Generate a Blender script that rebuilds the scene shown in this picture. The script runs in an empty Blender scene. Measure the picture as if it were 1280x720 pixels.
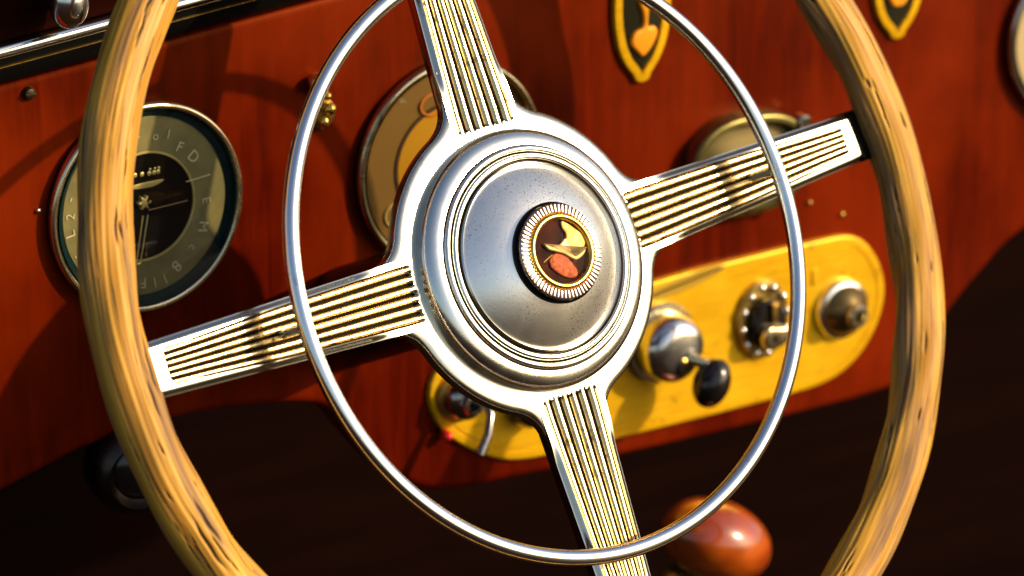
import bpy, bmesh, math, random
from math import sin, cos, pi, radians, sqrt, hypot, atan2
from mathutils import Vector, Matrix, noise
random.seed(7)
S = bpy.context.scene
COL = S.collection

# ---------------------------------------------------------------- camera
# The dashboard is the plane y = GAP facing -Y, x runs along it, z is up; the steering wheel is centred on the origin.
A_H = Vector((.83313, .19003, -.51942)).normalized()
A_N = Vector((.55306, -.28101, .78432)).normalized()
A_V = A_N.cross(A_H).normalized()
M = Matrix((A_H, -A_N, A_V))                       # camera axes -> world
FPX = 5946.0
CAM = M @ Vector((-.0092, -.0115, 2.0))
GAP = .14
cam_d = bpy.data.cameras.new('camera'); cam = bpy.data.objects.new('camera', cam_d); COL.objects.link(cam)
cam.matrix_world = Matrix.Translation(CAM) @ M.to_4x4()
cam_d.sensor_width = 36; cam_d.lens = FPX/1280*36
cam_d.clip_start = .05; cam_d.clip_end = 200
cam_d.dof.use_dof = True; cam_d.dof.focus_distance = 1.985; cam_d.dof.aperture_fstop = 8.0
S.camera = cam

# ---------------------------------------------------------------- light
SUN = Vector((.92, -1.0, .66)).normalized()
W = bpy.data.worlds.new('World'); S.world = W; W.use_nodes = True
sky = W.node_tree.nodes.new('ShaderNodeTexSky'); sky.sky_type = 'NISHITA'; sky.sun_disc = False
sky.sun_elevation = math.asin(SUN.z); sky.sun_rotation = atan2(SUN.x, SUN.y)
sky.dust_density = 2.5; sky.air_density = 1.0
bg = W.node_tree.nodes['Background']; W.node_tree.links.new(sky.outputs[0], bg.inputs[0]); bg.inputs[1].default_value = .15
sd = bpy.data.lights.new('sun', 'SUN'); sd.energy = 4.4; sd.angle = radians(.9); sd.color = (1, .76, .44)
sun = bpy.data.objects.new('sun', sd); COL.objects.link(sun)
sun.rotation_euler = SUN.to_track_quat('Z', 'Y').to_euler()
S.view_settings.view_transform = 'Standard'; S.view_settings.look = 'None'
S.view_settings.exposure = 0.0; S.view_settings.gamma = 1.0
S.render.engine = 'CYCLES'
S.cycles.use_denoising = True
S.cycles.max_bounces = 8; S.cycles.caustics_reflective = False; S.cycles.caustics_refractive = False

# ---------------------------------------------------------------- frames
def ray(px, py): return M @ Vector(((px-640)/FPX, -(py-360)/FPX, -1.0))
def U(px, py, y=GAP):
    d = ray(px, py); return CAM + d*((y-CAM.y)/d.y)
NW = (M @ Vector((.669, .1966, 1)).normalized()).normalized()
E1 = (Vector((1, 0, 0)) - NW*NW.x).normalized(); E2 = NW.cross(E1)
WM = Matrix((E1, E2, NW)).transposed().to_4x4()     # wheel frame -> world

# ---------------------------------------------------------------- helpers
def tag(o, label=None, cat=None, group=None, kind=None):
    if label: o['label'] = label
    if cat: o['category'] = cat
    if group: o['group'] = group
    if kind: o['kind'] = kind
    return o
def empty(name, mw, label, cat, group=None):
    o = bpy.data.objects.new(name, None); COL.objects.link(o); o.matrix_world = mw; o.empty_display_size = .01
    return tag(o, label, cat, group)
def face_dash_up(p, d): return face_dash(p) @ Matrix.Translation((0, 0, d))
def face_dash(p):                                     # frame on the dashboard: local z comes out of it
    return Matrix.Translation(p) @ Matrix.Rotation(pi/2, 4, 'X')
def mk(name, geo, mats, parent=None, sharp=35, mi=None):
    v, f = geo[0], geo[1]
    me = bpy.data.meshes.new(name); me.from_pydata([tuple(x) for x in v], [], f)
    if not isinstance(mats, (list, tuple)): mats = [mats]
    for m in mats: me.materials.append(m)
    idx = mi if mi is not None else (geo[2] if len(geo) > 2 else None)
    if idx: me.polygons.foreach_set('material_index', idx)
    me.polygons.foreach_set('use_smooth', [True]*len(me.polygons)); me.update()
    me.set_sharp_from_angle(angle=radians(sharp))
    o = bpy.data.objects.new(name, me); COL.objects.link(o)
    if parent: o.parent = parent
    return o
def merge(*gs):
    v, f, m = [], [], []
    for g in gs:
        k = len(v); v += [tuple(x) for x in g[0]]; f += [tuple(i+k for i in q) for q in g[1]]
        m += list(g[2]) if len(g) > 2 else [0]*len(g[1])
    return v, f, m
def setmi(g, k): return g[0], g[1], [k]*len(g[1])
def xf(g, mat):
    return ([mat @ Vector(p) for p in g[0]],) + tuple(g[1:])
def T(x=0, y=0, z=0): return Matrix.Translation((x, y, z))
def RX(a): return Matrix.Rotation(a, 4, 'X')
def RY(a): return Matrix.Rotation(a, 4, 'Y')
def RZ(a): return Matrix.Rotation(a, 4, 'Z')
def SC(x, y, z): return Matrix.Diagonal((x, y, z, 1))
def lathe(prof, n=96, closed=False):
    v, f = [], []; rings = []
    for r, z in prof:
        if r < 1e-7: rings.append([len(v)]); v.append((0, 0, z))
        else:
            rings.append(list(range(len(v), len(v)+n)))
            v += [(r*cos(2*pi*k/n), r*sin(2*pi*k/n), z) for k in range(n)]
    pairs = list(zip(rings, rings[1:])) + ([(rings[-1], rings[0])] if closed else [])
    for a, b in pairs:
        for k in range(n):
            k2 = (k+1) % n
            if len(a) == 1 and len(b) == 1: continue
            if len(a) == 1: f.append((a[0], b[k], b[k2]))
            elif len(b) == 1: f.append((a[k], b[0], a[k2]))
            else: f.append((a[k], b[k], b[k2], a[k2]))
    return v, f
def arcp(cr, cz, r, a0, a1, n=8):
    return [(cr + r*cos(radians(a0+(a1-a0)*k/n)), cz + r*sin(radians(a0+(a1-a0)*k/n))) for k in range(n+1)]
def tube(path, rad, n=14, caps=True, closed=False):
    P = [Vector(p) for p in path]; N = len(P)
    R = rad if isinstance(rad, (list, tuple)) else [rad]*N
    v, f = [], []; up = None
    for i, p in enumerate(P):
        t = ((P[(i+1) % N]-P[i-1]) if closed else (P[min(i+1, N-1)]-P[max(i-1, 0)])).normalized()
        if up is None: up = t.orthogonal().normalized()
        up = (up - t*up.dot(t)).normalized(); s = t.cross(up)
        v += [p + R[i]*(cos(2*pi*k/n)*up + sin(2*pi*k/n)*s) for k in range(n)]
    for i in range(N if closed else N-1):
        for k in range(n):
            a, b = i*n, ((i+1) % N)*n; k2 = (k+1) % n
            f.append((a+k, a+k2, b+k2, b+k))
    if caps and not closed: f.append(tuple(range(n))[::-1]); f.append(tuple(range((N-1)*n, N*n)))
    return v, f
def ball(rx, ry, rz, n=40, m=20):
    return xf(lathe([(sin(pi*k/m), cos(pi*k/m)) for k in range(m+1)], n), SC(rx, ry, rz))
def inset(pts, d):
    n = len(pts); out = []
    for i in range(n):
        a, b, c = Vector(pts[i-1]), Vector(pts[i]), Vector(pts[(i+1) % n])
        e1, e2 = (b-a), (c-b)
        if e1.length < 1e-9 or e2.length < 1e-9: out.append(tuple(b)); continue
        n1 = Vector((-e1.y, e1.x)).normalized(); n2 = Vector((-e2.y, e2.x)).normalized()
        nn = n1+n2; nn = nn.normalized() if nn.length > 1e-6 else n1
        out.append(tuple(b + nn*(d/max(.5, nn.dot(n1)))))
    return out
def area(p): return sum(p[i-1][0]*p[i][1]-p[i][0]*p[i-1][1] for i in range(len(p)))
def plate(pts, z0, z1, bev=.0008, seg=3, back=True, lip=None):
    """solid from a 2D outline (x, y), z0..z1, rounded top edge; lip = list of (inset, z) rings for sunk or raised lines"""
    pts = [tuple(p) for p in pts]
    if area(pts) < 0: pts = pts[::-1]
    n = len(pts); rings = [(0, z0)]
    rings += [(bev*(1-cos(pi/2*k/seg)), z1-bev+bev*sin(pi/2*k/seg)) for k in range(seg+1)]
    rings += lip or []
    v, f = [], []
    for d, z in rings: v += [(x, y, z) for x, y in (inset(pts, d) if d else pts)]
    for r in range(len(rings)-1):
        for k in range(n):
            a, b, k2 = r*n, (r+1)*n, (k+1) % n
            f.append((a+k, a+k2, b+k2, b+k))
    f.append(tuple(range((len(rings)-1)*n, len(rings)*n)))
    if back: f.append(tuple(range(n))[::-1])
    return v, f
def crom(P, k=8, closed=True):
    P = [Vector(p) for p in P]; n = len(P); out = []
    for i in range(n if closed else n-1):
        g = (lambda j: P[j % n]) if closed else (lambda j: P[max(0, min(n-1, j))])
        a, b, c, d = g(i-1), g(i), g(i+1), g(i+2)
        for j in range(k):
            t = j/k
            out.append(tuple(.5*((2*b)+(c-a)*t+(2*a-5*b+4*c-d)*t*t+(3*b-a-3*c+d)*t**3)))
    if not closed: out.append(tuple(P[-1]))
    return out
def resample(P, n):
    P = [Vector(p) for p in P]; L = [0]
    for i in range(len(P)): L.append(L[-1]+(P[(i+1) % len(P)]-P[i]).length)
    out = []; j = 0
    for k in range(n):
        d = L[-1]*k/n
        while L[j+1] < d: j += 1
        t = (d-L[j])/(L[j+1]-L[j]); out.append(P[j].lerp(P[(j+1) % len(P)], t))
    for _ in range(3): out = [(out[i-1]+out[i]*2+out[(i+1) % n])/4 for i in range(n)]
    return [tuple(p) for p in out]
def box(x0, x1, y0, y1, z0, z1, b=.001):
    return plate([(x0, y0), (x1, y0), (x1, y1), (x0, y1)], z0, z1, b)
def smooth(a, b, x):
    t = max(0, min(1, (x-a)/(b-a))); return t*t*(3-2*t)
def text_geo(txt, size, depth=.0002):
    cu = bpy.data.curves.new('t', 'FONT'); cu.body = txt; cu.size = size; cu.align_x = 'CENTER'; cu.align_y = 'CENTER'
    cu.extrude = depth/2; cu.resolution_u = 4
    o = bpy.data.objects.new('t', cu); COL.objects.link(o)
    me = bpy.data.meshes.new_from_object(o.evaluated_get(bpy.context.evaluated_depsgraph_get()))
    g = ([tuple(v.co) for v in me.vertices], [tuple(p.vertices) for p in me.polygons])
    bpy.data.objects.remove(o); bpy.data.curves.remove(cu); bpy.data.meshes.remove(me)
    return g

# ---------------------------------------------------------------- materials
def mat(name, base=(.5, .5, .5), metal=0, rough=.4, **kw):
    m = bpy.data.materials.new(name); m.use_nodes = True; b = m.node_tree.nodes['Principled BSDF']
    b.inputs['Base Color'].default_value = (*base, 1); b.inputs['Metallic'].default_value = metal; b.inputs['Roughness'].default_value = rough
    for k, v in kw.items(): b.inputs[k.replace('_', ' ')].default_value = v
    return m
class NT:
    def __init__(s, m): s.t = m.node_tree; s.b = s.t.nodes['Principled BSDF']; s.tc = s.t.nodes.new('ShaderNodeTexCoord')
    def n(s, typ, **kw):
        q = s.t.nodes.new(typ)
        for k, v in kw.items():
            if isinstance(k, str) and hasattr(q, k): setattr(q, k, v)
        return q
    def l(s, a, b): s.t.links.new(a, b)
    def coord(s, scale=(1, 1, 1), kind='Object', rot=(0, 0, 0)):
        mp = s.n('ShaderNodeMapping'); s.l(s.tc.outputs[kind], mp.inputs[0]); mp.inputs['Scale'].default_value = scale; mp.inputs['Rotation'].default_value = rot
        return mp.outputs[0]
    def noise(s, vec, scale, det=5, rough=.55, dist=0):
        q = s.n('ShaderNodeTexNoise'); s.l(vec, q.inputs['Vector']); q.inputs['Scale'].default_value = scale; q.inputs['Detail'].default_value = det
        q.inputs['Roughness'].default_value = rough; q.inputs['Distortion'].default_value = dist; return q.outputs['Fac']
    def ramp(s, fac, stops, interp='LINEAR'):
        q = s.n('ShaderNodeValToRGB'); s.l(fac, q.inputs[0]); cr = q.color_ramp; cr.interpolation = interp
        while len(cr.elements) < len(stops): cr.elements.new(.5)
        for e, (p, c) in zip(cr.elements, stops): e.position = p; e.color = (*c, 1) if len(c) == 3 else c
        return q.outputs[0]
    def mix(s, fac, a, b, mode='MIX'):
        q = s.n('ShaderNodeMix'); q.data_type = 'RGBA'; q.blend_type = mode
        for sock, val in ((q.inputs[0], fac), (q.inputs[6], a), (q.inputs[7], b)):
            if hasattr(val, 'links'): s.l(val, sock)
            else: sock.default_value = val if not isinstance(val, tuple) else ((*val, 1) if len(val) == 3 else val)
        return q.outputs[2]
    def math(s, op, a, b=0):
        q = s.n('ShaderNodeMath'); q.operation = op
        for sock, val in ((q.inputs[0], a), (q.inputs[1], b)):
            if hasattr(val, 'links'): s.l(val, sock)
            else: sock.default_value = val
        return q.outputs[0]
    def bump(s, h, strength=.3, dist=.001, prev=None):
        q = s.n('ShaderNodeBump'); s.l(h, q.inputs['Height']); q.inputs['Strength'].default_value = strength; q.inputs['Distance'].default_value = dist
        if prev: s.l(prev, q.inputs['Normal'])
        return q.outputs[0]
    def set(s, name, out): s.l(out, s.b.inputs[name])
BW = lambda x: (x, x, x)

def metal_mat(name, base, rough, pit=.25, tint=None, scale=1.0, dirt=None, var=(.6, 1.7)):
    m = mat(name, base, 1, rough); t = NT(m); c = t.coord()
    big = t.noise(c, 38*scale, 4); fine = t.noise(c, 900*scale, 3, .7); mid = t.noise(c, 160*scale, 5, .65)
    t.set('Roughness', t.ramp(t.mix(.5, big, mid), [(.3, BW(rough*var[0])), (.7, BW(min(1, rough*var[1])))]))
    spots = t.ramp(mid, [(.60, BW(0)), (.70, BW(1))])
    col = t.mix(spots, base, tint or tuple(x*.72 for x in base))
    if dirt: col = t.mix(t.ramp(t.noise(c, 70*scale, 6, .7), [(.56, BW(0)), (.68, BW(1))]), col, dirt)
    t.set('Base Color', col)
    t.set('Normal', t.bump(fine, pit, .00012, t.bump(big, .05, .0006)))
    return m
CHROME = metal_mat('worn_chrome', (.80, .80, .77), .16, .10)
CHROME_PL = metal_mat('frosted_chrome', (.52, .51, .44), .14, .14)
CHROME_RIB = metal_mat('warm_reflection_chrome', (.74, .59, .31), .2, .2, dirt=(.10, .06, .02), scale=2.2)  # golden base colour paints in the warm horizon reflection on the ribs
CHROME_PIT = metal_mat('pitted_chrome', (.98, .97, .91), .31, .38, tint=(.92, .93, .90), var=(.88, 1.15))
t_ = NT(CHROME_PIT); c_ = t_.coord()
sp0 = t_.ramp(t_.noise(c_, 1500, 2, .5), [(.60, BW(0)), (.68, BW(1))]); msk = t_.ramp(t_.noise(c_, 42, 4, .6), [(.42, BW(.15)), (.62, BW(1))])
old = [l for l in CHROME_PIT.node_tree.links if l.to_socket.name == 'Base Color'][0].from_socket
t_.set('Base Color', t_.mix(t_.math('MULTIPLY', sp0, msk), old, (.16, .13, .10)))
CHROME_RIDGE = metal_mat('stepped_chrome', (.84, .82, .73), .15, .28, tint=(.78, .78, .73))
CHROME_RING = metal_mat('bright_chrome', (.84, .85, .83), .12, .05)
GRIME = mat('groove_grime', (.035, .018, .006), .3, .55)
BRASS = metal_mat('polished_brass', (.86, .56, .12), .22, .10)
BRASS_D = metal_mat('aged_brass', (.50, .34, .09), .34, .3, dirt=(.09, .06, .02))
NICKEL = metal_mat('yellowed_nickel', (.62, .54, .32), .2, .1, dirt=(.12, .10, .05))
BLACK = mat('black_plastic', (.008, .006, .005), 0, .18, Coat_Weight=.5)
RUBBER = mat('black_rubber', (.004, .004, .004), 0, .4, Specular_IOR_Level=.06)

def wood_dash():
    m = mat('varnished_mahogany', (.3, .04, .005), 0, .40, Specular_IOR_Level=.4, Specular_Tint=(1, .25, .04, 1)); t = NT(m)
    c = t.coord((60, 20, 5)); c2 = t.coord((9, 9, 6)); c3 = t.coord((420, 20, 14))
    g = t.noise(c, 2.2, 8, .62, .6); b = t.noise(c2, 1.4, 4); fi = t.noise(c3, 2.0, 4, .7)
    col = t.ramp(g, [(.30, (.038, .0014, .0001)), (.5, (.078, .0034, .0001)), (.72, (.125, .0070, .0002))])
    col = t.mix(t.ramp(b, [(.42, BW(0)), (.66, BW(.70))]), col, (.21, .015, .0003))
    col = t.mix(t.ramp(fi, [(.62, BW(0)), (.74, BW(.45))]), col, (.06, .004, .0006))
    t.set('Base Color', col); t.set('Normal', t.bump(g, .10, .0005, t.bump(fi, .12, .0002)))
    t.set('Roughness', t.ramp(b, [(.3, BW(.30)), (.7, BW(.46))]))
    return m
DASHWOOD = wood_dash()
def dark_wood(name, c0, c1, rough=.4):
    m = mat(name, c0, 0, rough, Specular_IOR_Level=.03); t = NT(m); g = t.noise(t.coord((3, 30, 40)), 2, 6)
    t.set('Base Color', t.ramp(g, [(.3, c0), (.7, c1)])); t.set('Normal', t.bump(g, .15, .0008)); return m
DARKWOOD = dark_wood('dark_varnished_wood', (.008, .0016, .0006), (.022, .003, .0008))
UNDER = dark_wood('underdash_shade_brown', (.003, .0005, .0002), (.007, .0012, .0003), .8)  # under-dash shade is put into this near-black brown
SOLE = dark_wood('brown_sole_boards', (.010, .005, .0025), (.024, .011, .005), .6)

def rim_wood():
    m = mat('weathered_wheel_wood', (.5, .28, .08), 0, .5, Specular_IOR_Level=.35); t = NT(m)
    c = t.coord((1, 1, 1), 'UV')       # u = length in metres, v = around the section
    mp = t.n('ShaderNodeMapping'); t.l(c, mp.inputs[0]); mp.inputs['Scale'].default_value = (3.2, 190, 1)
    m2 = t.n('ShaderNodeMapping'); t.l(c, m2.inputs[0]); m2.inputs['Scale'].default_value = (14, 560, 1)
    m3 = t.n('ShaderNodeMapping'); t.l(c, m3.inputs[0]); m3.inputs['Scale'].default_value = (7, 75, 1)
    g = t.noise(mp.outputs[0], 1, 7, .62, .5); cr = t.noise(m2.outputs[0], 1, 4, .6, .4); pa = t.noise(m3.outputs[0], 1, 5, .6, .3)
    col = t.ramp(g, [(.28, (.30, .125, .014)), (.40, (.47, .215, .022)), (.52, (.62, .315, .034)), (.66, (.72, .39, .050)), (.78, (.52, .26, .03))])
    worn = t.ramp(pa, [(.50, BW(0)), (.60, BW(.8))])
    col = t.mix(worn, col, t.ramp(g, [(.35, (.14, .075, .035)), (.65, (.34, .20, .09))]))
    crack = t.ramp(t.math('MULTIPLY', t.ramp(cr, [(.545, BW(0)), (.60, BW(1))]), t.ramp(t.noise(m3.outputs[0], 1.7, 3), [(.46, BW(0)), (.54, BW(1))])), [(.2, BW(0)), (.6, BW(1))])
    at = t.n('ShaderNodeAttribute'); at.attribute_name = 'crack'
    crack = t.math('MAXIMUM', t.math('MULTIPLY', crack, .6), t.ramp(at.outputs['Fac'], [(.18, BW(0)), (.62, BW(1))]))
    col = t.mix(crack, col, (.045, .016, .005))
    t.set('Base Color', col)
    t.set('Roughness', t.ramp(pa, [(.4, BW(.45)), (.65, BW(.7))]))
    h = t.mix(.5, g, cr)
    t.set('Normal', t.bump(t.math('SUBTRACT', 1, crack), .6, .0006, t.bump(h, .35, .0007)))
    return m
RIMWOOD = rim_wood()
def thin_glass(name, tint=(1, 1, 1), rough=0.0, ior=1.5):
    m = bpy.data.materials.new(name); m.use_nodes = True; nt = m.node_tree; nt.nodes.remove(nt.nodes['Principled BSDF'])
    tr = nt.nodes.new('ShaderNodeBsdfTransparent'); tr.inputs[0].default_value = (*tint, 1)
    gl = nt.nodes.new('ShaderNodeBsdfGlossy'); gl.inputs['Roughness'].default_value = rough
    fr = nt.nodes.new('ShaderNodeFresnel'); fr.inputs[0].default_value = ior
    mx = nt.nodes.new('ShaderNodeMixShader')
    nt.links.new(fr.outputs[0], mx.inputs[0]); nt.links.new(tr.outputs[0], mx.inputs[1]); nt.links.new(gl.outputs[0], mx.inputs[2])
    nt.links.new(mx.outputs[0], nt.nodes['Material Output'].inputs[0]); return m
GLASS = thin_glass('gauge_glass', (.97, .98, .97), .02, 1.35)
LENS = thin_glass('badge_lens', (1, 1, 1), 0, 1.12)

# ================================================================ structure
FLOOR_Z = -.85
mk('cockpit_floor', ([(-30, -30, FLOOR_Z), (30, -30, FLOOR_Z), (30, 30, FLOOR_Z), (-30, 30, FLOOR_Z)], [(0, 1, 2, 3)]), SOLE)['kind'] = 'structure'
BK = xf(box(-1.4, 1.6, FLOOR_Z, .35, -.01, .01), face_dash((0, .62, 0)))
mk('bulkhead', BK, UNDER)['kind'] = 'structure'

# ---------------------------------------------------------------- dashboard
def D2(px, py):
    p = U(px, py); return (p.x, p.z)
low = [(-420, 800), (-180, 716), (0, 618), (60, 586), (120, 557), (240, 520), (367, 506), (417, 517), (462, 566), (500, 600), (560, 614), (700, 588), (900, 543), (1105, 490), (1150, 452), (1185, 396), (1228, 342), (1280, 290), (1400, 225), (1650, 130)]
pts = crom([D2(*p) for p in low], 8, False)
tr0, tr1 = D2(-420, 215), D2(1650, -335)
pts += [tr1, tr0]
dash_o = mk('dashboard', xf(plate([(x, z) for x, z in pts], -.022, 0, .0045, 5), T(0, GAP, 0) @ RX(pi/2)), DASHWOOD, sharp=50)
tag(dash_o, 'glossy red mahogany dashboard panel with a curved lower edge behind the wheel', 'dashboard')

# moulding along the top edge: black half-round, thin brass line, white-bright chrome strip, dark cowl above
a3, b3 = U(-420, 172), U(1650, -380)
ax = (b3-a3); Lm = ax.length; ax.normalize(); upv = (Vector((0, -1, 0)).cross(ax) * -1).normalized()
if upv.z < 0: upv = -upv
FM = Matrix((ax, upv, ax.cross(upv))).transposed().to_4x4(); FM = Matrix.Translation(a3) @ FM
def sweep(prof, L=Lm):                                  # prof: closed list of (up, out)
    n = len(prof); v = [(0, u, w) for u, w in prof] + [(L, u, w) for u, w in prof]
    f = [(k, (k+1) % n, n+(k+1) % n, n+k) for k in range(n)] + [tuple(range(n))[::-1], tuple(range(n, 2*n))]
    return v, f
outz = 1 if (ax.cross(upv)).y < 0 else -1
def P(seq): return [(u, w*outz) for u, w in seq]
tm = empty('cowl_moulding', FM, 'black and chrome moulding strip slanting along the top edge of the dashboard', 'trim')
mk('rubber_band', sweep(P([(-.0142, -.006), (-.0142, .003), (-.012, .0055), (-.008, .0075), (-.003, .0085), (-.001, .0085), (-.001, -.006)])), RUBBER, tm)
mk('brass_line', sweep(P([(-.0060, .0078), (-.0057, .0088), (-.0053, .0088), (-.0050, .0080), (-.0053, .007)])), BRASS, tm)
mk('chrome_strip', sweep(P([(-.001, -.006)] + [(.0012+.0028*sin(radians(a)), .0085+.0024*cos(radians(a))) for a in range(-90, 91, 15)] + [(.004, -.006)])), CHROME_RING, tm)
cw = mk('cowl_board', xf(box(0, Lm, .0042, .30, -.02*1, .006, .002) if outz > 0 else box(0, Lm, .0042, .30, -.006, .02, .002), FM), DARKWOOD)
tag(cw, 'dark brown varnished cowl board above the chrome strip at upper left', 'cowl')

def screw(px, py, r, label, m, hh=.0016, group=None):
    t = empty('screw', face_dash(U(px, py)), label, 'screw', group)
    mk('screw_head', lathe([(r, 0), (r, hh*.4), (r*.75, hh*.85), (r*.3, hh), (0, hh)], 28), m, t)
    mk('screw_slot', box(-r*.8, r*.8, -r*.12, r*.12, hh*.7, hh*1.06, .00003), GRIME, t)
    return t
screw(35, 116, .0030, 'dark dull screw below the moulding at upper left', mat('dark_bronze', (.06, .04, .02), .8, .35), .0028)
screw(47, 263, .0012, 'tiny pale pin left of the dark numbered gauge', CHROME)
screw(1052, 268, .0016, 'small brass tack just above the yellow plate, the right of two', BRASS)
screw(1011, 253, .0013, 'small dull brass tack just above the yellow plate, the left of two', BRASS_D)

# ---------------------------------------------------------------- gauges
def gauge_body(t, R, face_prof, face_mat, bez=BRASS_D, wall=None, depth=.010, tall=.0085):
    face_prof = [(r, z) for r, z in face_prof]
    bzl = lathe([(R*1.0, -.0055), (R*1.0, tall*.15), (R*1.0, tall*.3)] + arcp(R*.966, tall*.35, R*.034, 0, 180, 12)[1:] + [(R*.928, tall*.1), (R*.926, -.003)], 128)
    mk('bezel', (bzl[0], bzl[1], [1 if q < 128 or q >= 128*14 else 0 for q in range(len(bzl[1]))]), [bez, BLACK], t, 50)  # lower side wall and inner lip coloured black to stand for their shade
    mk('housing_wall', lathe([(R*.926, tall*.5), (R*.922, tall*.2), (R*.915, -.0052)], 96), wall or BLACK, t)
    g = mk('dial', lathe(face_prof, 96), face_mat, t)
    mk('glass', lathe([(R*.924, tall*.5), (R*.8, tall*.60), (R*.6, tall*.75), (R*.3, tall*.84), (0, tall*.87)], 96), GLASS, t)
    return g
R1 = .0472
OLIVE = mat('olive_enamel', (.16, .135, .045), .2, .42); t_ = NT(OLIVE); t_.set('Base Color', t_.ramp(t_.noise(t_.coord(), 60, 5), [(.35, (.20, .18, .075)), (.7, (.34, .28, .10))]))
TEAL = mat('teal_sky_reflection', (.007, .036, .040), .3, .25)  # teal dial edge: sky reflection in the gauge glass, put in as colour
DIALBLACK = mat('black_dial', (.006, .004, .003), .2, .3)
GOLDPAINT = mat('gold_paint', (.85, .66, .22), .6, .35)
CREAM = mat('cream_paint', (.66, .58, .30), 0, .5)
CREAMBEZ = metal_mat('pale_gold_plate', (.86, .74, .46), .2, .1)
g1 = empty('gauge', face_dash_up(U(188, 262, GAP-.007), -.0055), 'round olive and black instrument dial with brass rim, half hidden by the wooden wheel rim', 'gauge')
gauge_body(g1, R1, [(R1*.92, -.0040), (R1*.86, -.0045), (R1*.84, -.0045)], TEAL, CREAMBEZ, TEAL, .005, .0085)
mk('number_band', lathe([(R1*.855, -.0046), (R1*.845, -.0040), (R1*.52, -.0040)], 96), OLIVE, g1)
mk('ring_line', lathe([(R1*.527, -.0041), (R1*.522, -.0034), (R1*.508, -.0034), (R1*.502, -.0042)], 96), GOLDPAINT, g1)
mk('centre_disc', lathe([(R1*.503, -.0040), (0, -.0040)], 64), DIALBLACK, g1)
marks = []
def dial_at(px, py):                                      # dial plane coordinates of something printed on it
    p = U(px, py, GAP-.002); q = g1.matrix_world.inverted() @ p; return q.x, q.y
for ch, px, py, s, rot in [('\u00b7', 173, 172, .007, 0), ('o', 194, 170, .0056, 5), ('l', 210, 168, .006, -15), ('F', 224, 184, .0066, -30), ('D', 241, 196, .0072, -48),
                           ('E', 257, 250, .0060, -88), ('M', 253, 283, .0066, -102), ('c', 240, 309, .0058, -120), ('8', 220, 332, .0078, -140), ('l', 206, 348, .0066, -160), ('l', 193, 352, .0066, -170), ('F', 179, 353, .0066, -180),
                           ('-', 87, 249, .0072, 60), ('2', 88, 271, .006, 80), ('L', 88, 293, .0066, 100), ('.', 90, 325, .008, 120)]:
    x, y = dial_at(px, py); marks.append(xf(text_geo(ch, s), T(x, y, -.0037) @ RZ(radians(rot))))
x0, y0 = dial_at(232, 227); x1, y1 = dial_at(262, 218)
marks.append(tube([(x0, y0, -.0036), (x1, y1, -.0036)], .0003, 6))
mk('dial_lettering', merge(*marks), CREAM, g1)
orn = []
for k, px in enumerate((168, 177, 186, 192, 197)):
    x, y = dial_at(px, 219-k*1.2); orn.append(xf(ball(.0011, .0011, .0003, 12, 6), T(x, y, -.0036)))
    x, y = dial_at(px+1, 214-k*1.2)
    if k > 1: orn.append(xf(ball(.0007, .0007, .0003, 12, 6), T(x, y, -.0036)))
a_, b_ = dial_at(158, 235), dial_at(204, 224)
bar = crom([a_, dial_at(180, 228), b_, dial_at(192, 232), dial_at(172, 236)], 5)
orn.append(plate(bar, -.0039, -.0034, .0001))
mk('emblem', merge(*orn), GOLDPAINT, g1)
x, y = dial_at(178, 252); cx1, cy1 = x, y
ros = [(x+(.0026+.0007*cos(6*a))*cos(a), y+(.0026+.0007*cos(6*a))*sin(a)) for a in [2*pi*k/48 for k in range(48)]]
mk('hub_boss', plate(ros, -.0039, -.0015, .0006), GOLDPAINT, g1)
n1, n2, n3 = dial_at(179, 268), dial_at(171, 328), dial_at(168, 326)
nd = [(n1[0]-.0011, n1[1]), (n1[0]+.0013, n1[1]), (n2[0]+.0008, n2[1]), (n2[0]-.0012, n2[1])]
mk('needle', merge(tube([(nd[0][0], nd[0][1], -.0022), (nd[3][0], nd[3][1], -.0022)], .00035, 8), tube([(nd[1][0], nd[1][1], -.0022), (nd[2][0], nd[2][1], -.0022)], .00035, 8), tube([(nd[3][0], nd[3][1], -.0022), (nd[2][0], nd[2][1], -.0022)], .0006, 8)), GOLDPAINT, g1)
c0, c1, c2 = dial_at(184, 262), dial_at(233, 250), dial_at(181, 318)
mk('counter_needle', merge(tube([(c0[0], c0[1], -.0030), (c1[0], c1[1], -.0030)], .0004, 8), tube([(c2[0]+.0006, c2[1]+.006, -.0030), (c2[0], c2[1], -.0030)], .0003, 8), xf(ball(.0009, .0012, .0004, 12, 6), T(c2[0], c2[1], -.003))), mat('dull_bronze', (.16, .09, .03), .5, .4), g1)

for ch_ in g1.children:
    if ch_.name.split('.')[0] not in ('bezel', 'glass', 'housing_wall'): ch_.location.z += .0045
R2 = .0488
TAN = mat('tan_enamel', (.22, .12, .025), .35, .38); GOLDFACE = mat('gold_dial', (.62, .30, .01), .45, .35); DLINE = mat('dark_line_enamel', (.05, .02, .005), 0, .4)
g2 = empty('gauge', face_dash_up(U(566, 206, GAP-.006), -.0045), 'round gold and tan dial with polished rim, mostly hidden behind the hub and upper spoke', 'gauge')
gauge_body(g2, R2, [(R2*.92, -.0030), (R2*.60, -.0035), (R2*.585, -.0035)], TAN, NICKEL, BRASS_D, .004, .0085)
mk('ring_line', lathe([(R2*.585, -.0037), (R2*.58, -.0028), (R2*.55, -.0028), (R2*.545, -.0037)], 96), DLINE, g2)
mk('centre_disc', lathe([(R2*.545, -.0036), (R2*.3, -.0030), (0, -.0028)], 64), GOLDFACE, g2)
def g2at(px, py):
    q = g2.matrix_world.inverted() @ U(px, py, GAP-.0015); return q.x, q.y
GOFF = .0040
x, y = g2at(540, 130)
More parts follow.
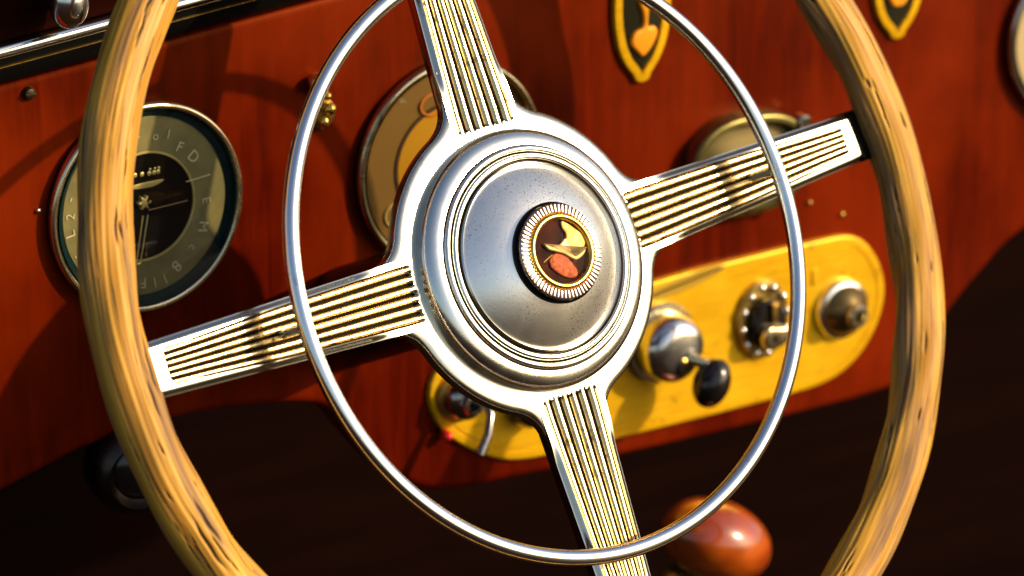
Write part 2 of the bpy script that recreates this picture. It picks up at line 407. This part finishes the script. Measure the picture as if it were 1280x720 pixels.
mk('round_mark', xf(lathe([(.0062, -.003), (.0058, -.0022), (.0050, -.0022), (.0048, -.003)], 40), T(x, y, 0) @ SC(1.25, .9, 1)), mat('orange_enamel', (.5, .14, .01), 0, .4), g2)
x, y = g2at(492, 268)
mk('lower_mark', xf(lathe([(.0058, -.003), (.0055, -.0020), (.0049, -.0020), (.0046, -.003)], 40), T(x, y, 0)), GOLDPAINT, g2)

for ch_ in g2.children:
    if ch_.name.split('.')[0] not in ('bezel', 'glass', 'housing_wall'): ch_.location.z += GOFF
g3 = empty('gauge', face_dash_up(U(1352, 42, GAP-.006), -.0045), 'cream dial in a steel rim cut off by the right edge of the picture', 'gauge')
gauge_body(g3, .0440, [(.038, .001), (.02, .0005), (0, .0005)], mat('cream_dial', (.62, .47, .24), .1, .4), CHROME_PL, BRASS_D, .004, .0085)

# ---------------------------------------------------------------- yellow control plate
pp = [(532, 478), (553, 448), (640, 408), (815, 350), (930, 320), (1050, 292), (1068, 293), (1083, 305), (1100, 338), (1102, 366), (1093, 402), (1072, 440), (1040, 470), (1000, 486), (900, 513), (780, 543), (700, 562), (650, 573), (618, 572), (585, 560), (553, 541), (534, 510)]
poly = resample(crom([D2(*p) for p in pp], 6), 120)
PC = U(815, 435)
pl2 = [(x-PC.x, z-PC.z) for x, z in poly]
YEL = mat('yellow_lacquered_brass', (.84, .50, .015), .30, .34, Coat_Weight=.12, Coat_Roughness=.2, Specular_IOR_Level=.3)
t_ = NT(YEL); c_ = t_.coord(); nz = t_.noise(c_, 30, 5)
ns = t_.noise(t_.coord((25, 240, 25)), 2, 4, .6)
t_.set('Base Color', t_.mix(t_.ramp(t_.noise(c_, 95, 5, .65), [(.60, BW(0)), (.72, BW(.7))]), t_.ramp(t_.mix(.5, nz, ns), [(.36, (.74, .38, .003)), (.62, (.90, .53, .005))]), (.40, .20, .004)))
t_.set('Roughness', t_.ramp(nz, [(.3, BW(.28)), (.7, BW(.48))])); t_.set('Normal', t_.bump(ns, .06, .0004))
cp = empty('control_plate', face_dash(PC), 'long rounded yellow brass switch plate below the wheel hub', 'plate')
mk('plate', plate(pl2, 0, .0032, .0012, 4, lip=[(.0042, .0032), (.0045, .0026), (.0052, .0026), (.0055, .0032)]), YEL, cp, 30)
def PL(px, py):
    q = U(px, py, GAP-.0032); return q
q = PL(1018, 346)-PC
mk('raised_mark', box(q.x-.0016, q.x+.0016, q.z-.0042, q.z+.0042, .003, .0040, .0004), YEL, cp)
q = PL(850, 356)-PC
em = [(q.x+.026*cos(a), q.z+.0035*sin(a)+.004*cos(a)) for a in [2*pi*k/40 for k in range(40)]]
mk('engraved_panel', plate(em, .0030, .0036, .0002, lip=[(.0010, .0036), (.0013, .0033)]), mat('dulled_yellow', (.50, .31, .03), .3, .4), cp)

def on_plate(px, py): return face_dash(PL(px, py))
DCHROME = metal_mat('smoky_chrome', (.42, .40, .36), .15, .15)
# toggle switch, left
sw = empty('toggle_switch', on_plate(574, 493), 'chrome toggle switch with a drooping lever at the left end of the yellow plate', 'switch')
mk('base_ring', lathe([(.0125, 0), (.0125, .002)] + arcp(.0112, .002, .0013, 0, 90, 5) + [(.0105, .0033), (.010, .003)], 64), BRASS_D, sw)
mk('cup', lathe([(.0105, .002), (.0105, .005), (.0098, .0085), (.0080, .0105), (.0050, .0118), (.0040, .010), (0, .009)], 48), DCHROME, sw)
mk('lever', tube([(.001, .004, .010), (.0035, .002, .016), (.0035, -.004, .021), (.000, -.012, .024), (-.005, -.020, .025)], [.0020, .0020, .0019, .0021, .0025], 16), DCHROME, sw)
mk('collar_nut', lathe([(.0065, .010), (.0068, .012), (.006, .014), (.004, .0145)], 6), CHROME, sw, 20)
tag(mk('indicator_lamp', xf(lathe([(.0026, 0), (.0026, .0022), (.0020, .0040), (.001, .0048), (0, .005)], 24), on_plate(556, 543)), mat('red_lens', (.8, .02, .005), 0, .2, Coat_Weight=1)), 'tiny red lens at the lower left edge of the yellow plate', 'indicator')
# dark low knob near the bottom spoke
kb = empty('knob', on_plate(655, 505), 'low dark knob on the yellow plate, peeping out below the hub', 'knob')
mk('knob_skirt', lathe([(.0105, 0), (.0105, .003), (.009, .005)], 40), NICKEL, kb)
mk('knob_cap', lathe([(.0092, .004), (.0095, .008), (.008, .011), (.004, .0125), (0, .0128)], 40), BLACK, kb)
# big chrome switch with a black ball lever
bs = empty('lever_switch', on_plate(824, 428), 'domed chrome switch with a glossy black drop-shaped lever knob', 'switch')
mk('base_flange', lathe([(.0200, 0), (.0200, .0018), (.0188, .0032), (.0165, .0036)], 72), NICKEL, bs)
mk('dome', lathe([(.0165, .003), (.0165, .009)] + arcp(.0075, .010, .009, 0, 80, 10) + [(.004, .0195), (0, .0196)], 72), CHROME, bs)
mk('pivot_pin', xf(lathe([(.0018, 0), (.0018, .001), (.0010, .0016), (0, .0017)], 20), T(.0005, -.004, .0190)), BRASS, bs)
mk('lever_arm', tube([(.003, -.003, .017), (.009, -.005, .022), (.013, -.007, .025)], [.0032, .0028, .0026], 16), NICKEL, bs)
mk('lever_knob', xf(ball(.0088, .0122, .0088), T(.0110, -.0140, .027) @ RZ(radians(-24))), BLACK, bs)
# rotary selector with bright studs
rs = empty('rotary_switch', on_plate(950, 398), 'round dark selector switch ringed with bright studs in the middle of the yellow plate', 'switch')
mk('base_flange', lathe([(.0168, 0), (.0168, .0022), (.0155, .0036), (.0140, .0038), (.0132, .0028), (.0105, .0028)], 72), BRASS_D, rs)
mk('barrel', xf(lathe([(.0108, .002), (.0108, .0075), (.0098, .0088), (.0065, .0092), (0, .0092)], 56), T(.0, -.001, 0)), BLACK, rs)
for k in range(12):
    a = 2*pi*k/12+.15
    mk('stud', xf(ball(.0019, .0019, .0015, 16, 8), T(.0142*cos(a), .0142*sin(a), .0042)), CHROME_RING, rs)
ky = mk('thumb_piece', xf(plate(crom([(-.0075, -.003), (-.004, -.0068), (.003, -.0065), (.0085, -.0040), (.0090, .0008), (.003, .0018), (-.005, .0026)], 5), .009, .0135, .0012), T(0, -.003, 0)), NICKEL, rs)
mk('pivot_screw', xf(lathe([(.0019, .0), (.0019, .001), (0, .0014)], 20), T(0, -.005, .0135)), GRIME, rs)
mk('pointer', xf(box(-.0014, .0014, 0, .0085, .009, .0118, .0005), T(.0005, .0005, 0)), BRASS, rs)
rs.scale = (.92, 1.18, 1)
# right pull knob
rk = empty('knob', on_plate(1049, 385), 'conical knob with a bright hollow tip at the right end of the yellow plate', 'knob')
mk('base_flange', lathe([(.0152, 0), (.0152, .0025), (.0142, .0042), (.0125, .0048)], 64), CHROME, rk)
mk('cone', lathe([(.0126, .004), (.0118, .0065), (.0080, .0100), (.0056, .0118)], 64), mat('olive_bronze', (.20, .14, .05), .8, .3), rk)
mk('hollow_tip', lathe([(.0052, .0105), (.0058, .0125), (.0058, .0155), (.0048, .0166), (.0030, .0166), (.0024, .0155), (.0024, .0120)], 40), NICKEL, rk)
mk('bore', lathe([(.0024, .0130), (0, .0130)], 24), GRIME, rk)

# ---------------------------------------------------------------- pointed brass escutcheons near the top
def shield(px, py, w, hgt, label, fig):
    """pointed brass frame plate; (px, py) is the lower tip"""
    p = U(px, py); t = empty('nameplate', face_dash(p), label, 'nameplate', None)
    out = [(0, 0), (.22, .03), (.34, .13), (.62, .30), (.86, .55), (1.0, .9), (1.0, 1.3), (.85, 1.75), (.45, 2.05), (0, 2.15)]
    pts = [(x*w, y*hgt) for x, y in out] + [(-x*w, y*hgt) for x, y in out[-2:0:-1]]
    pts = crom(pts, 5); b = w*.30
    mk('frame', plate(pts, 0, .0030, .0008, 3, lip=[(b*.9, .0030), (b, .0016)]), YEL, t, 30)
    mk('dark_field', plate(inset(pts if area(pts) > 0 else pts[::-1], b*1.02), .0010, .0020, .0001), mat('dark_green_enamel', (.018, .016, .006), .2, .3), t)
    fg = crom([(x*w, y*hgt) for x, y in fig], 5)
    mk('relief_figure', plate(fg, .0018, .0040, .0011, 4), mat('orange_gold_enamel', (.95, .36, .01), .15, .4), t)
    return t
shield(799, 101, .0155, .0335, 'pointed brass nameplate with a golden relief figure, behind the horn ring at top centre',
       [(0, .38), (.30, .50), (.50, .68), (.38, .78), (.16, .80), (.20, 1.1), (.24, 1.4), (.12, 1.55), (-.02, 1.4), (-.14, 1.15), (-.02, .98), (-.02, .8), (-.34, .72), (-.42, .58), (-.18, .44)])
shield(1118, 47, .0150, .0290, 'pointed brass nameplate at top right, outside the wheel rim',
       [(-.30, .62), (0, .56), (.26, .62), (.44, .9), (.5, 1.4), (.2, 1.7), (-.3, 1.6), (-.48, 1.0)])

# ---------------------------------------------------------------- oval fitting behind the right spoke
TARN = metal_mat('tarnished_brass', (.20, .17, .06), .3, .3, dirt=(.03, .03, .012), scale=1.6)
ov = empty('oval_fitting', face_dash(U(925, 200)), 'tarnished oval nickel fitting screwed on behind the right spoke', 'fitting')
oo = [(.034*(abs(cos(a))**.8)*(1 if cos(a) > 0 else -1), .0245*(abs(sin(a))**.85)*(1 if sin(a) > 0 else -1)) for a in [2*pi*k/72 for k in range(72)]]
RZo = RZ(radians(-2))
mk('rim', xf(plate(oo, 0, .0105, .002, 4, lip=[(.0038, .0105), (.0050, .0085), (.0060, .0045)]), RZo), TARN, ov)
mk('dish', xf(plate(inset(oo, .0058), .003, .0050, .0008, 3, lip=[(.006, .0056), (.011, .0085), (.0135, .0088)]), RZo), mat('dark_green_lacquer', (.10, .075, .02), .6, .5), ov)
for sx, sy in ((.0285, .0165), (-.0285, -.012), (.020, -.0195)):
    mk('mounting_screw', xf(merge(lathe([(.0042, .006), (.0042, .0112), (.003, .0125), (.002, .0120)], 24), setmi(lathe([(.0022, .0121), (0, .0121)], 20), 1)), RZo @ T(sx, sy, 0)), [NICKEL, GRIME], ov)
mk('latch_tongue', xf(plate(crom([(-.012, -.006), (0, -.009), (.013, -.005), (.014, .004), (.002, .009), (-.012, .006)], 5), .0075, .0115, .0015), RZo), BRASS, ov)
# ---------------------------------------------------------------- brass turn latch behind the horn ring
lt = empty('latch', face_dash(U(398, 126)), 'small ornate brass catch on the dark wood behind the left of the horn ring', 'latch')
mk('backplate', plate(crom([(-.006, .011), (0, .013), (.005, .010), (.003, .003), (.0065, -.002), (.006, -.009), (0, -.013), (-.005, -.008), (-.003, -.001)], 5), 0, .003, .001), BRASS_D, lt)
mk('turn_knob', xf(ball(.0045, .0045, .004, 24, 12), T(-.003, .010, .005)), BRASS, lt)
mk('catch_stud', xf(merge(ball(.003, .003, .003, 20, 10), xf(ball(.0022, .003, .0025, 20, 10), T(-.003, -.0055, 0)), xf(ball(.0018, .002, .002, 20, 10), T(-.001, .006, 0))), T(.003, -.003, .0045)), BRASS, lt)

# chrome knob above the moulding, upper left
ck = empty('knob', Matrix.Translation(U(73, -2, GAP-.012)) @ RX(pi/2), 'round chrome knob on the dark cowl at the top left corner', 'knob')
mk('stem', lathe([(.0045, -.008), (.0045, .004), (.0035, .006)], 24), NICKEL, ck)
mk('knob_ball', xf(ball(.0085, .0112, .0085), T(0, .0005, .009)), CHROME, ck)

# amber egg knob, lower right, on a lever that comes up from below
ak = empty('gear_knob', Matrix.Translation(U(895, 675, .10)), 'glossy amber egg-shaped knob below the dashboard at lower right', 'knob')
AMBER = mat('amber_resin', (.62, .13, .010), 0, .2, Coat_Weight=1, Coat_Roughness=.05, Subsurface_Weight=.25, Subsurface_Radius=(.02, .006, .002), Subsurface_Scale=.3)
t_ = NT(AMBER); t_.set('Base Color', t_.ramp(t_.noise(t_.coord((1, 1, 2)), 35, 3, .5, .6), [(.35, (.26, .035, .002)), (.65, (.48, .095, .005))]))
mk('knob_head', xf(ball(.0295, .024, .0195, 64, 32), RY(radians(28))), AMBER, ak)
mk('ferrule', xf(lathe([(.009, -.004), (.0095, .004), (.007, .006)], 32), T(-.012, .012, -.022)), BRASS_D, ak)
mk('lever_rod', tube([(-.012, .012, -.02), (-.02, .03, -.12), (-.03, .06, -.40)], .005, 16), NICKEL, ak)

# chrome cup behind the lower left of the rim
DULL = metal_mat('dull_dark_metal', (.07, .05, .04), .3, .2)
cc = empty('horn_button', Matrix.Translation(U(172, 588, .135)) @ RX(pi/2) @ RY(radians(-14)), 'dim chrome cup below the dashboard, behind the lower left of the wheel rim', 'fitting')
mk('cup', lathe([(.0215, -.012), (.0215, -.004), (.0205, .002), (.0175, .007), (.0150, .0085), (.0140, .006), (.0120, .004)], 64), DULL, cc)
mk('cup_centre', lathe([(.0122, .003), (.0100, .0045), (0, .006)], 48), BLACK, cc)
mk('bracket', xf(lathe([(.007, -.48), (.007, -.010), (.015, -.006)], 32), T(0, 0, 0)), UNDER, cc)

# ================================================================ steering column
cl = empty('steering_column', WM.copy(), 'dark brown steering column running from behind the hub into the dashboard', 'steering column')
mk('tube', lathe([(.0255, -.016), (.0255, -.038), (.0225, -.048), (.0225, -.30)], 72), dark_wood('brown_column_paint', (.02, .005, .002), (.04, .009, .003), .35), cl)
mk('collar', lathe([(.031, -.0150), (.031, -.021), (.028, -.025), (.0257, -.026)], 72), BLACK, cl)

# ================================================================ steering wheel
sw_ = empty('steering_wheel', WM.copy(), 'weathered wooden steering wheel with four ribbed chrome spokes and domed chrome hub', 'steering wheel')
SPIN = radians(4.4)
HC = (-.0004, .0008)                                      # hub axis in the wheel plane
# rim
RR, RT = .205, .0110
import numpy as np
def rim_geo(n=1500, m=132):
    rng = np.random.default_rng(11)
    A = np.linspace(0, 2*pi, n, endpoint=False)+radians(100); B = np.linspace(0, 2*pi, m, endpoint=False)
    AA, BB = np.meshgrid(A, B, indexing='ij')
    d = np.zeros((n, m)); ck = np.zeros((n, m))
    for k in range(14):                                   # long soft waves of hand wear
        f1, f2 = rng.integers(2, 26), rng.integers(1, 4)
        d += rng.normal()*.00016*np.sin(f1*AA+f2*BB+rng.uniform(0, 6.28))
    for k in range(7):                                    # lengthwise grain ridges that wander
        d += .00005*np.sin((9+4*k)*BB + 1.1*np.sin((3+k)*AA+k) + .7*np.sin((11+2*k)*AA)+k*2.1)
    for k in range(330):                                  # drying cracks and chips along the grain
        a0 = rng.uniform(0, 2*pi); ln = rng.uniform(.012, .085)*(1 if rng.random() < .8 else 2.2); b0 = rng.uniform(0, 2*pi)
        w = rng.uniform(.016, .050)*(1.8 if rng.random() < .12 else 1); dep = rng.uniform(.0003, .0010)
        x = (AA-a0+pi) % (2*pi)-pi
        env = np.clip(1-(x/ln)**2, 0, 1)
        y = (BB-b0-.045*np.sin(x*26+k)-.014*np.sin(x*120+k*2)-x*rng.normal()*.30+pi) % (2*pi)-pi
        g = env*np.exp(-(y/(w*(.35+.65*env)))**2)
        d -= dep*g; ck = np.maximum(ck, g*min(1, dep/.0006))
    r = (RT+d)*(1+.02*np.cos(2*BB))
    V = np.stack([(RR+r*np.cos(BB))*np.cos(AA), (RR+r*np.cos(BB))*np.sin(AA), r*np.sin(BB)], -1).reshape(-1, 3)
    i = np.arange(n)[:, None]; k = np.arange(m)[None, :]; i2 = (i+1) % n; k2 = (k+1) % m
    F = np.stack([i*m+k+0*k2, i2*m+k, i2*m+k2, i*m+k2], -1).reshape(-1, 4)
    u0 = (i/n*2*pi*RR)+0*k; u1 = ((i+1)/n*2*pi*RR)+0*k; w0 = (k/m*2*pi*RT)+0*i; w1 = ((k+1)/m*2*pi*RT)+0*i
    UVs = np.stack([np.stack([u0, w0], -1), np.stack([u1, w0], -1), np.stack([u1, w1], -1), np.stack([u0, w1], -1)], -2).reshape(-1)
    return V.tolist(), F.tolist(), UVs, ck.reshape(-1)
v, f, uv, ck = rim_geo()
rim = mk('rim', (v, f), RIMWOOD, sw_, 80)
ul = rim.data.uv_layers.new(name='UVMap'); ul.data.foreach_set('uv', uv)
rim.data.attributes.new('crack', 'FLOAT', 'POINT').data.foreach_set('value', ck)

# spokes and hub plate share one height function, so ribs run on without a step
NRIB = 6
SP = []                                                   # (angle, half width at r=.066, half width at rim, rib start, rib end)
SP = [(radians(6.7), .0152, .0110, .0590, .1835), (radians(94.2), .0174, .0112, .0590, .182), (radians(183.2), .0150, .0114, .0590, .1835), (radians(-85.9), .0170, .0110, .0590, .182)]
R_CUT = .0540; R_PL = .088; R_ENDS = (.1903, .1920, .1972, .1920)
ZT = -.0035
def hwid(k, s):
    a, w0, w1, _, _ = SP[k]; return w0 + (w1-w0)*max(0, min(1, (s-.066)/(.190-.066)))
def surf(k, s, u):
    """height and groove flag of the spoke top at distance s along it and u across"""
    a, w0, w1, rs, re = SP[k]; hw = hwid(k, s)
    fr = .0026 + .0012*smooth(.12, .18, s); hi = hw-fr
    ed = hw-abs(u); z = ZT - (.0016*(1-smooth(0, .0026, ed)))*smooth(.074, .088, s)
    rc = .0035; du = abs(u)-(hi-rc); ds = s-(re-rc)        # rounded outer end of the rib panel
    dist = (hypot(max(du, 0), max(ds, 0)) - rc) if (du > 0 and ds > 0) else max(du, ds)-rc
    inside = -dist
    if s < rs: inside = min(inside, s-rs)
    m = smooth(0, .0005, inside)
    if m <= 0: return z, 0
    t = (u/hi+1)/2*NRIB; ph = abs(sin(pi*t))
    prof = min(1, ph*1.08)**.9
    z -= m*(.0026*(1-prof)) + m*.0002
    return z, (1 if (prof < .50 and m > .5) else 2)
def sd_union(x, y):
    r = hypot(x, y); d = r-.0658; best = d
    for k, sp in enumerate(SP):
        c, s_ = cos(sp[0]), sin(sp[0]); s = x*c+y*s_; u = -x*s_+y*c
        if s > 0:
            e = abs(u)-hwid(k, s); kk = .011; h = max(kk-abs(best-e), 0)/kk
            best = min(best, e)-h*h*kk*.25
    return best
def hub_plate():
    n = 1600; v, f = [], []; NR = 40; outer = []
    for i in range(n):
        a = 2*pi*i/n; r = .060
        while r < R_PL and sd_union(r*cos(a), r*sin(a)) < 0: r += .0004
        if r < R_PL:
            lo, hi_ = r-.0004, r
            for _ in range(10):
                mid = (lo+hi_)/2
                if sd_union(mid*cos(a), mid*sin(a)) < 0: lo = mid
                else: hi_ = mid
            r = lo
        outer.append(min(r, R_PL))
    for i in range(n):
        a = 2*pi*i/n; ro = outer[i]
        for j in range(NR+1):
            r = .052+(ro-.052)*(j/NR); x, y = r*cos(a), r*sin(a); e = -sd_union(x, y)
            z = ZT-.00015 - .0022*(1-sqrt(max(0, 1-(1-min(1, max(0, e)/.0042))**2)))
            for k, sp in enumerate(SP):
                c, s_ = cos(sp[0]), sin(sp[0]); s = x*c+y*s_; u = -x*s_+y*c
                if s > .0530 and abs(u) < hwid(k, s)-.0012: z = ZT-.0052
            v.append((x, y, z))
        v.append((ro*cos(a), ro*sin(a), ZT-.0060))
        v.append(((ro-.006)*cos(a), (ro-.006)*sin(a), ZT-.0085))
    st = NR+3
    for i in range(n):
        i2 = (i+1) % n
        for j in range(NR+2): f.append((i*st+j, i*st+j+1, i2*st+j+1, i2*st+j))
    return v, f
mk('hub_plate', xf(hub_plate(), T(HC[0], HC[1], 0)), CHROME_PL, sw_, 60)
def spoke_geo(k):
    ns = 170; v, f, mi = [], [], []
    cols = [('f', j/7) for j in range(7)] + [('r', -1+2*j/100) for j in range(101)] + [('g', j/7) for j in range(1, 8)]
    nu = len(cols)-1
    def col_u(c, s):
        hw = hwid(k, s); hi = hw-(.0026 + .0012*smooth(.12, .18, s))
        if c[0] == 'f': return -hw + (hw-hi)*c[1]
        if c[0] == 'g': return hi + (hw-hi)*c[1]
        return hi*c[1]
    for i in range(ns+1):
        row = []
        for c in cols:
            u = col_u(c, .0540); s0 = sqrt(max(R_CUT**2-u*u, 0)); s = s0+(R_ENDS[k]-s0)*i/ns; u = col_u(c, s)
            row.append((s, u, surf(k, s, u)[0]))
        hh = row[-1][1]; v += row; s = row[-1][0]
        v += [(s, hh-.0003, ZT-.0070), (s, hh-.004, ZT-.0097), (row[0][0], -hh+.004, ZT-.0097), (row[0][0], -hh+.0003, ZT-.0070)]
    st = nu+5
    for i in range(ns):
        for j in range(st):
            j2 = (j+1) % st
            f.append((i*st+j, (i+1)*st+j, (i+1)*st+j2, i*st+j2))
            g = 0
            if j < nu:
                a = v[i*st+j]; b = v[(i+1)*st+j2]; g = surf(k, (a[0]+b[0])/2, (a[1]+b[1])/2)[1]
            mi.append(g)
    f.append(tuple(range(ns*st, ns*st+st))); mi.append(0)
    return v, f, mi
for k in range(4):
    sp_ = mk('spoke', xf(spoke_geo(k), T(HC[0], HC[1], 0) @ RZ(SP[k][0])), [CHROME_PL, GRIME, CHROME_RIB], sw_, 60)
    w = hwid(k, R_ENDS[k])
    mk('end_sleeve', xf(plate([(-w*1.05, -.0150), (w*1.05, -.0150), (w*1.05, -.0045), (w*.9, -.0028), (-w*.9, -.0028), (-w*1.05, -.0045)], R_ENDS[k]-.0005, .1985, .0006), T(HC[0], HC[1], 0) @ RZ(SP[k][0]) @ Matrix(((0, 0, 1, 0), (1, 0, 0, 0), (0, 1, 0, 0), (0, 0, 0, 1)))), RUBBER, sp_)

# hub cap: stepped dome
HCM = T(-.0002, .0008, -.0034)
prof = [(.0550, -.0060), (.0560, -.0030), (.0562, .0018), (.0558, .0030)]
for k in range(0, 13):
    q = k/12; prof.append(((.0558)-.0076*(1-cos(q*pi/2))**.9, .0032+.0050*sin(q*pi/2)))
prof += [(.0480, .0072), (.0478, .0072)] + arcp(.0462, .0084, .0016, 0, 180, 10) + [(.0444, .0074), (.0442, .0074)]
prof += arcp(.0428, .0092, .0014, 0, 180, 10) + [(.0412, .0084), (.0408, .0084), (.0404, .0102), (.0398, .0108), (.0393, .0104), (.0390, .0098)]
hd = .0140; ZB = .0098+hd-.0006
for k in range(1, 25):
    r = .0390*(1-k/24); prof.append((r, min(.0098 + hd*(1-(r/.0390)**2.0), ZB-.0006)))
hg = lathe(prof, 256)
hmi = []
for q in hg[1]:
    rr_ = sum(hypot(hg[0][i][0], hg[0][i][1]) for i in q)/len(q)
    hmi.append(1 if (.0477 < rr_ < .0481 or .0441 < rr_ < .04465 or .0405 < rr_ < .0414) else (2 if rr_ > .0389 else 0))
hub = mk('hub_cap', xf((hg[0], hg[1], hmi), HCM), [CHROME_PIT, GRIME, CHROME_RIDGE], sw_, 28)
BM = HCM @ T(0, -.0004, 0)
bead = [lathe([(.0180, ZB-.004), (.0202, ZB-.003), (.0203, ZB+.0006), (.0198, ZB+.0012), (.0168, ZB+.0016), (.0160, ZB+.0008)], 120)]
for k in range(64):
    a = 2*pi*k/64
    bead.append(xf(box(-.0018, .0018, -.00048, .00048, 0, .0009, .0003), RZ(a) @ T(.0182, 0, ZB+.0013)))
PINKCHROME = metal_mat('pinkish_chrome', (.52, .41, .37), .25, .2)
mk('badge_bezel', xf(merge(*bead), BM), PINKCHROME, hub, 40)
mk('badge_gasket', xf(lathe([(.0212, ZB-.0045), (.0216, ZB-.0015), (.0206, ZB-.0005)], 96), BM), RUBBER, hub)
mk('badge_gold_ring', xf(lathe([(.0162, ZB+.0008), (.0160, ZB+.0020)] + arcp(.0148, ZB+.0020, .0012, 0, 180, 8) + [(.0134, ZB+.0006)], 96), BM), BRASS, hub)
BROWN = mat('brown_enamel', (.10, .025, .012), 0, .6, Specular_IOR_Level=.04); t_ = NT(BROWN)
t_.set('Base Color', t_.ramp(t_.noise(t_.coord(), 140, 5, .6), [(.35, (.016, .004, .002)), (.7, (.085, .018, .007))]))
mk('badge_field', xf(lathe([(.0138, ZB+.0002), (0, ZB+.0002)], 64), BM), BROWN, hub)
# emblem traced in badge units: x right, y up, radius 1
def bz(px, py):                                          # zoomed badge pixel -> badge plane
    ex, ey = (px-345)/4.8, -(py-358)/4.8               # photo pixels from the badge centre
    # ellipse major axis is 16 deg off vertical, minor foreshortened .825
    c, s_ = cos(radians(16)), sin(radians(16)); mx = ex*c+ey*s_; my = -ex*s_+ey*c
    return (mx/.828/2973, my/2973)
def rot_b(p):
    a = radians(16) - 0.0; return p
def fig(pts): 
    # the minor axis runs along the wheel's e1, so only the wheel's own spin matters
    return crom([bz(*p) for p in pts], 5)
GOLD_E = mat('gold_enamel', (.86, .62, .20), .25, .4, Specular_IOR_Level=.2); t_ = NT(GOLD_E); t_.set('Base Color', t_.ramp(t_.noise(t_.coord(), 260, 5), [(.35, (.34, .15, .015)), (.65, (.80, .52, .12))]))
RED_E = mat('orange_red_enamel', (.75, .14, .03), 0, .5, Specular_IOR_Level=.15); t_ = NT(RED_E); t_.set('Base Color', t_.ramp(t_.noise(t_.coord(), 420, 5, .7), [(.38, (.22, .02, .004)), (.62, (.70, .13, .02))]))
mk('bird_wing', xf(plate(fig([(340, 175), (385, 190), (440, 225), (492, 260), (490, 300), (470, 345), (440, 392), (415, 395), (405, 350), (375, 300), (368, 250), (345, 215)]), ZB+.0004, ZB+.0014, .0004), BM), GOLD_E, hub)
mk('bird_body', xf(plate(fig([(238, 318), (285, 328), (330, 318), (362, 278), (385, 300), (405, 350), (425, 378), (470, 345), (492, 320), (480, 365), (440, 402), (405, 395), (360, 372), (310, 362), (265, 352)]), ZB+.0006, ZB+.0020, .0005), BM), mat('pale_gold_enamel', (.62, .42, .13), .3, .35), hub)
mk('shield_blob', xf(plate(fig([(285, 400), (315, 372), (360, 378), (400, 405), (448, 465), (440, 505), (395, 512), (345, 495), (295, 462), (280, 430)]), ZB+.0004, ZB+.0013, .0004), BM), RED_E, hub)
mk('thin_stroke', xf(tube([(*bz(296, 380), ZB+.0008), (*bz(245, 430), ZB+.0008)], .00025, 8), BM), GOLD_E, hub)
mk('badge_glass', xf(lathe([(.0138, ZB+.0020), (.011, ZB+.0028), (.006, ZB+.0034), (0, ZB+.0036)], 64), BM), LENS, hub)

# horn ring
HR, HZ = .1274, .0146
hr = mk('horn_ring', tube([(HR*cos(2*pi*k/360), HR*sin(2*pi*k/360), HZ) for k in range(360)], .0035, 28, False, True), CHROME_RING, sw_, 80)
for k in (0, 2):
    a = SP[k][0]
    mk('ring_post', xf(lathe([(.0017, ZT-.002), (.0017, HZ-.002)], 20), T(HR*cos(a), HR*sin(a), 0)), CHROME, hr)
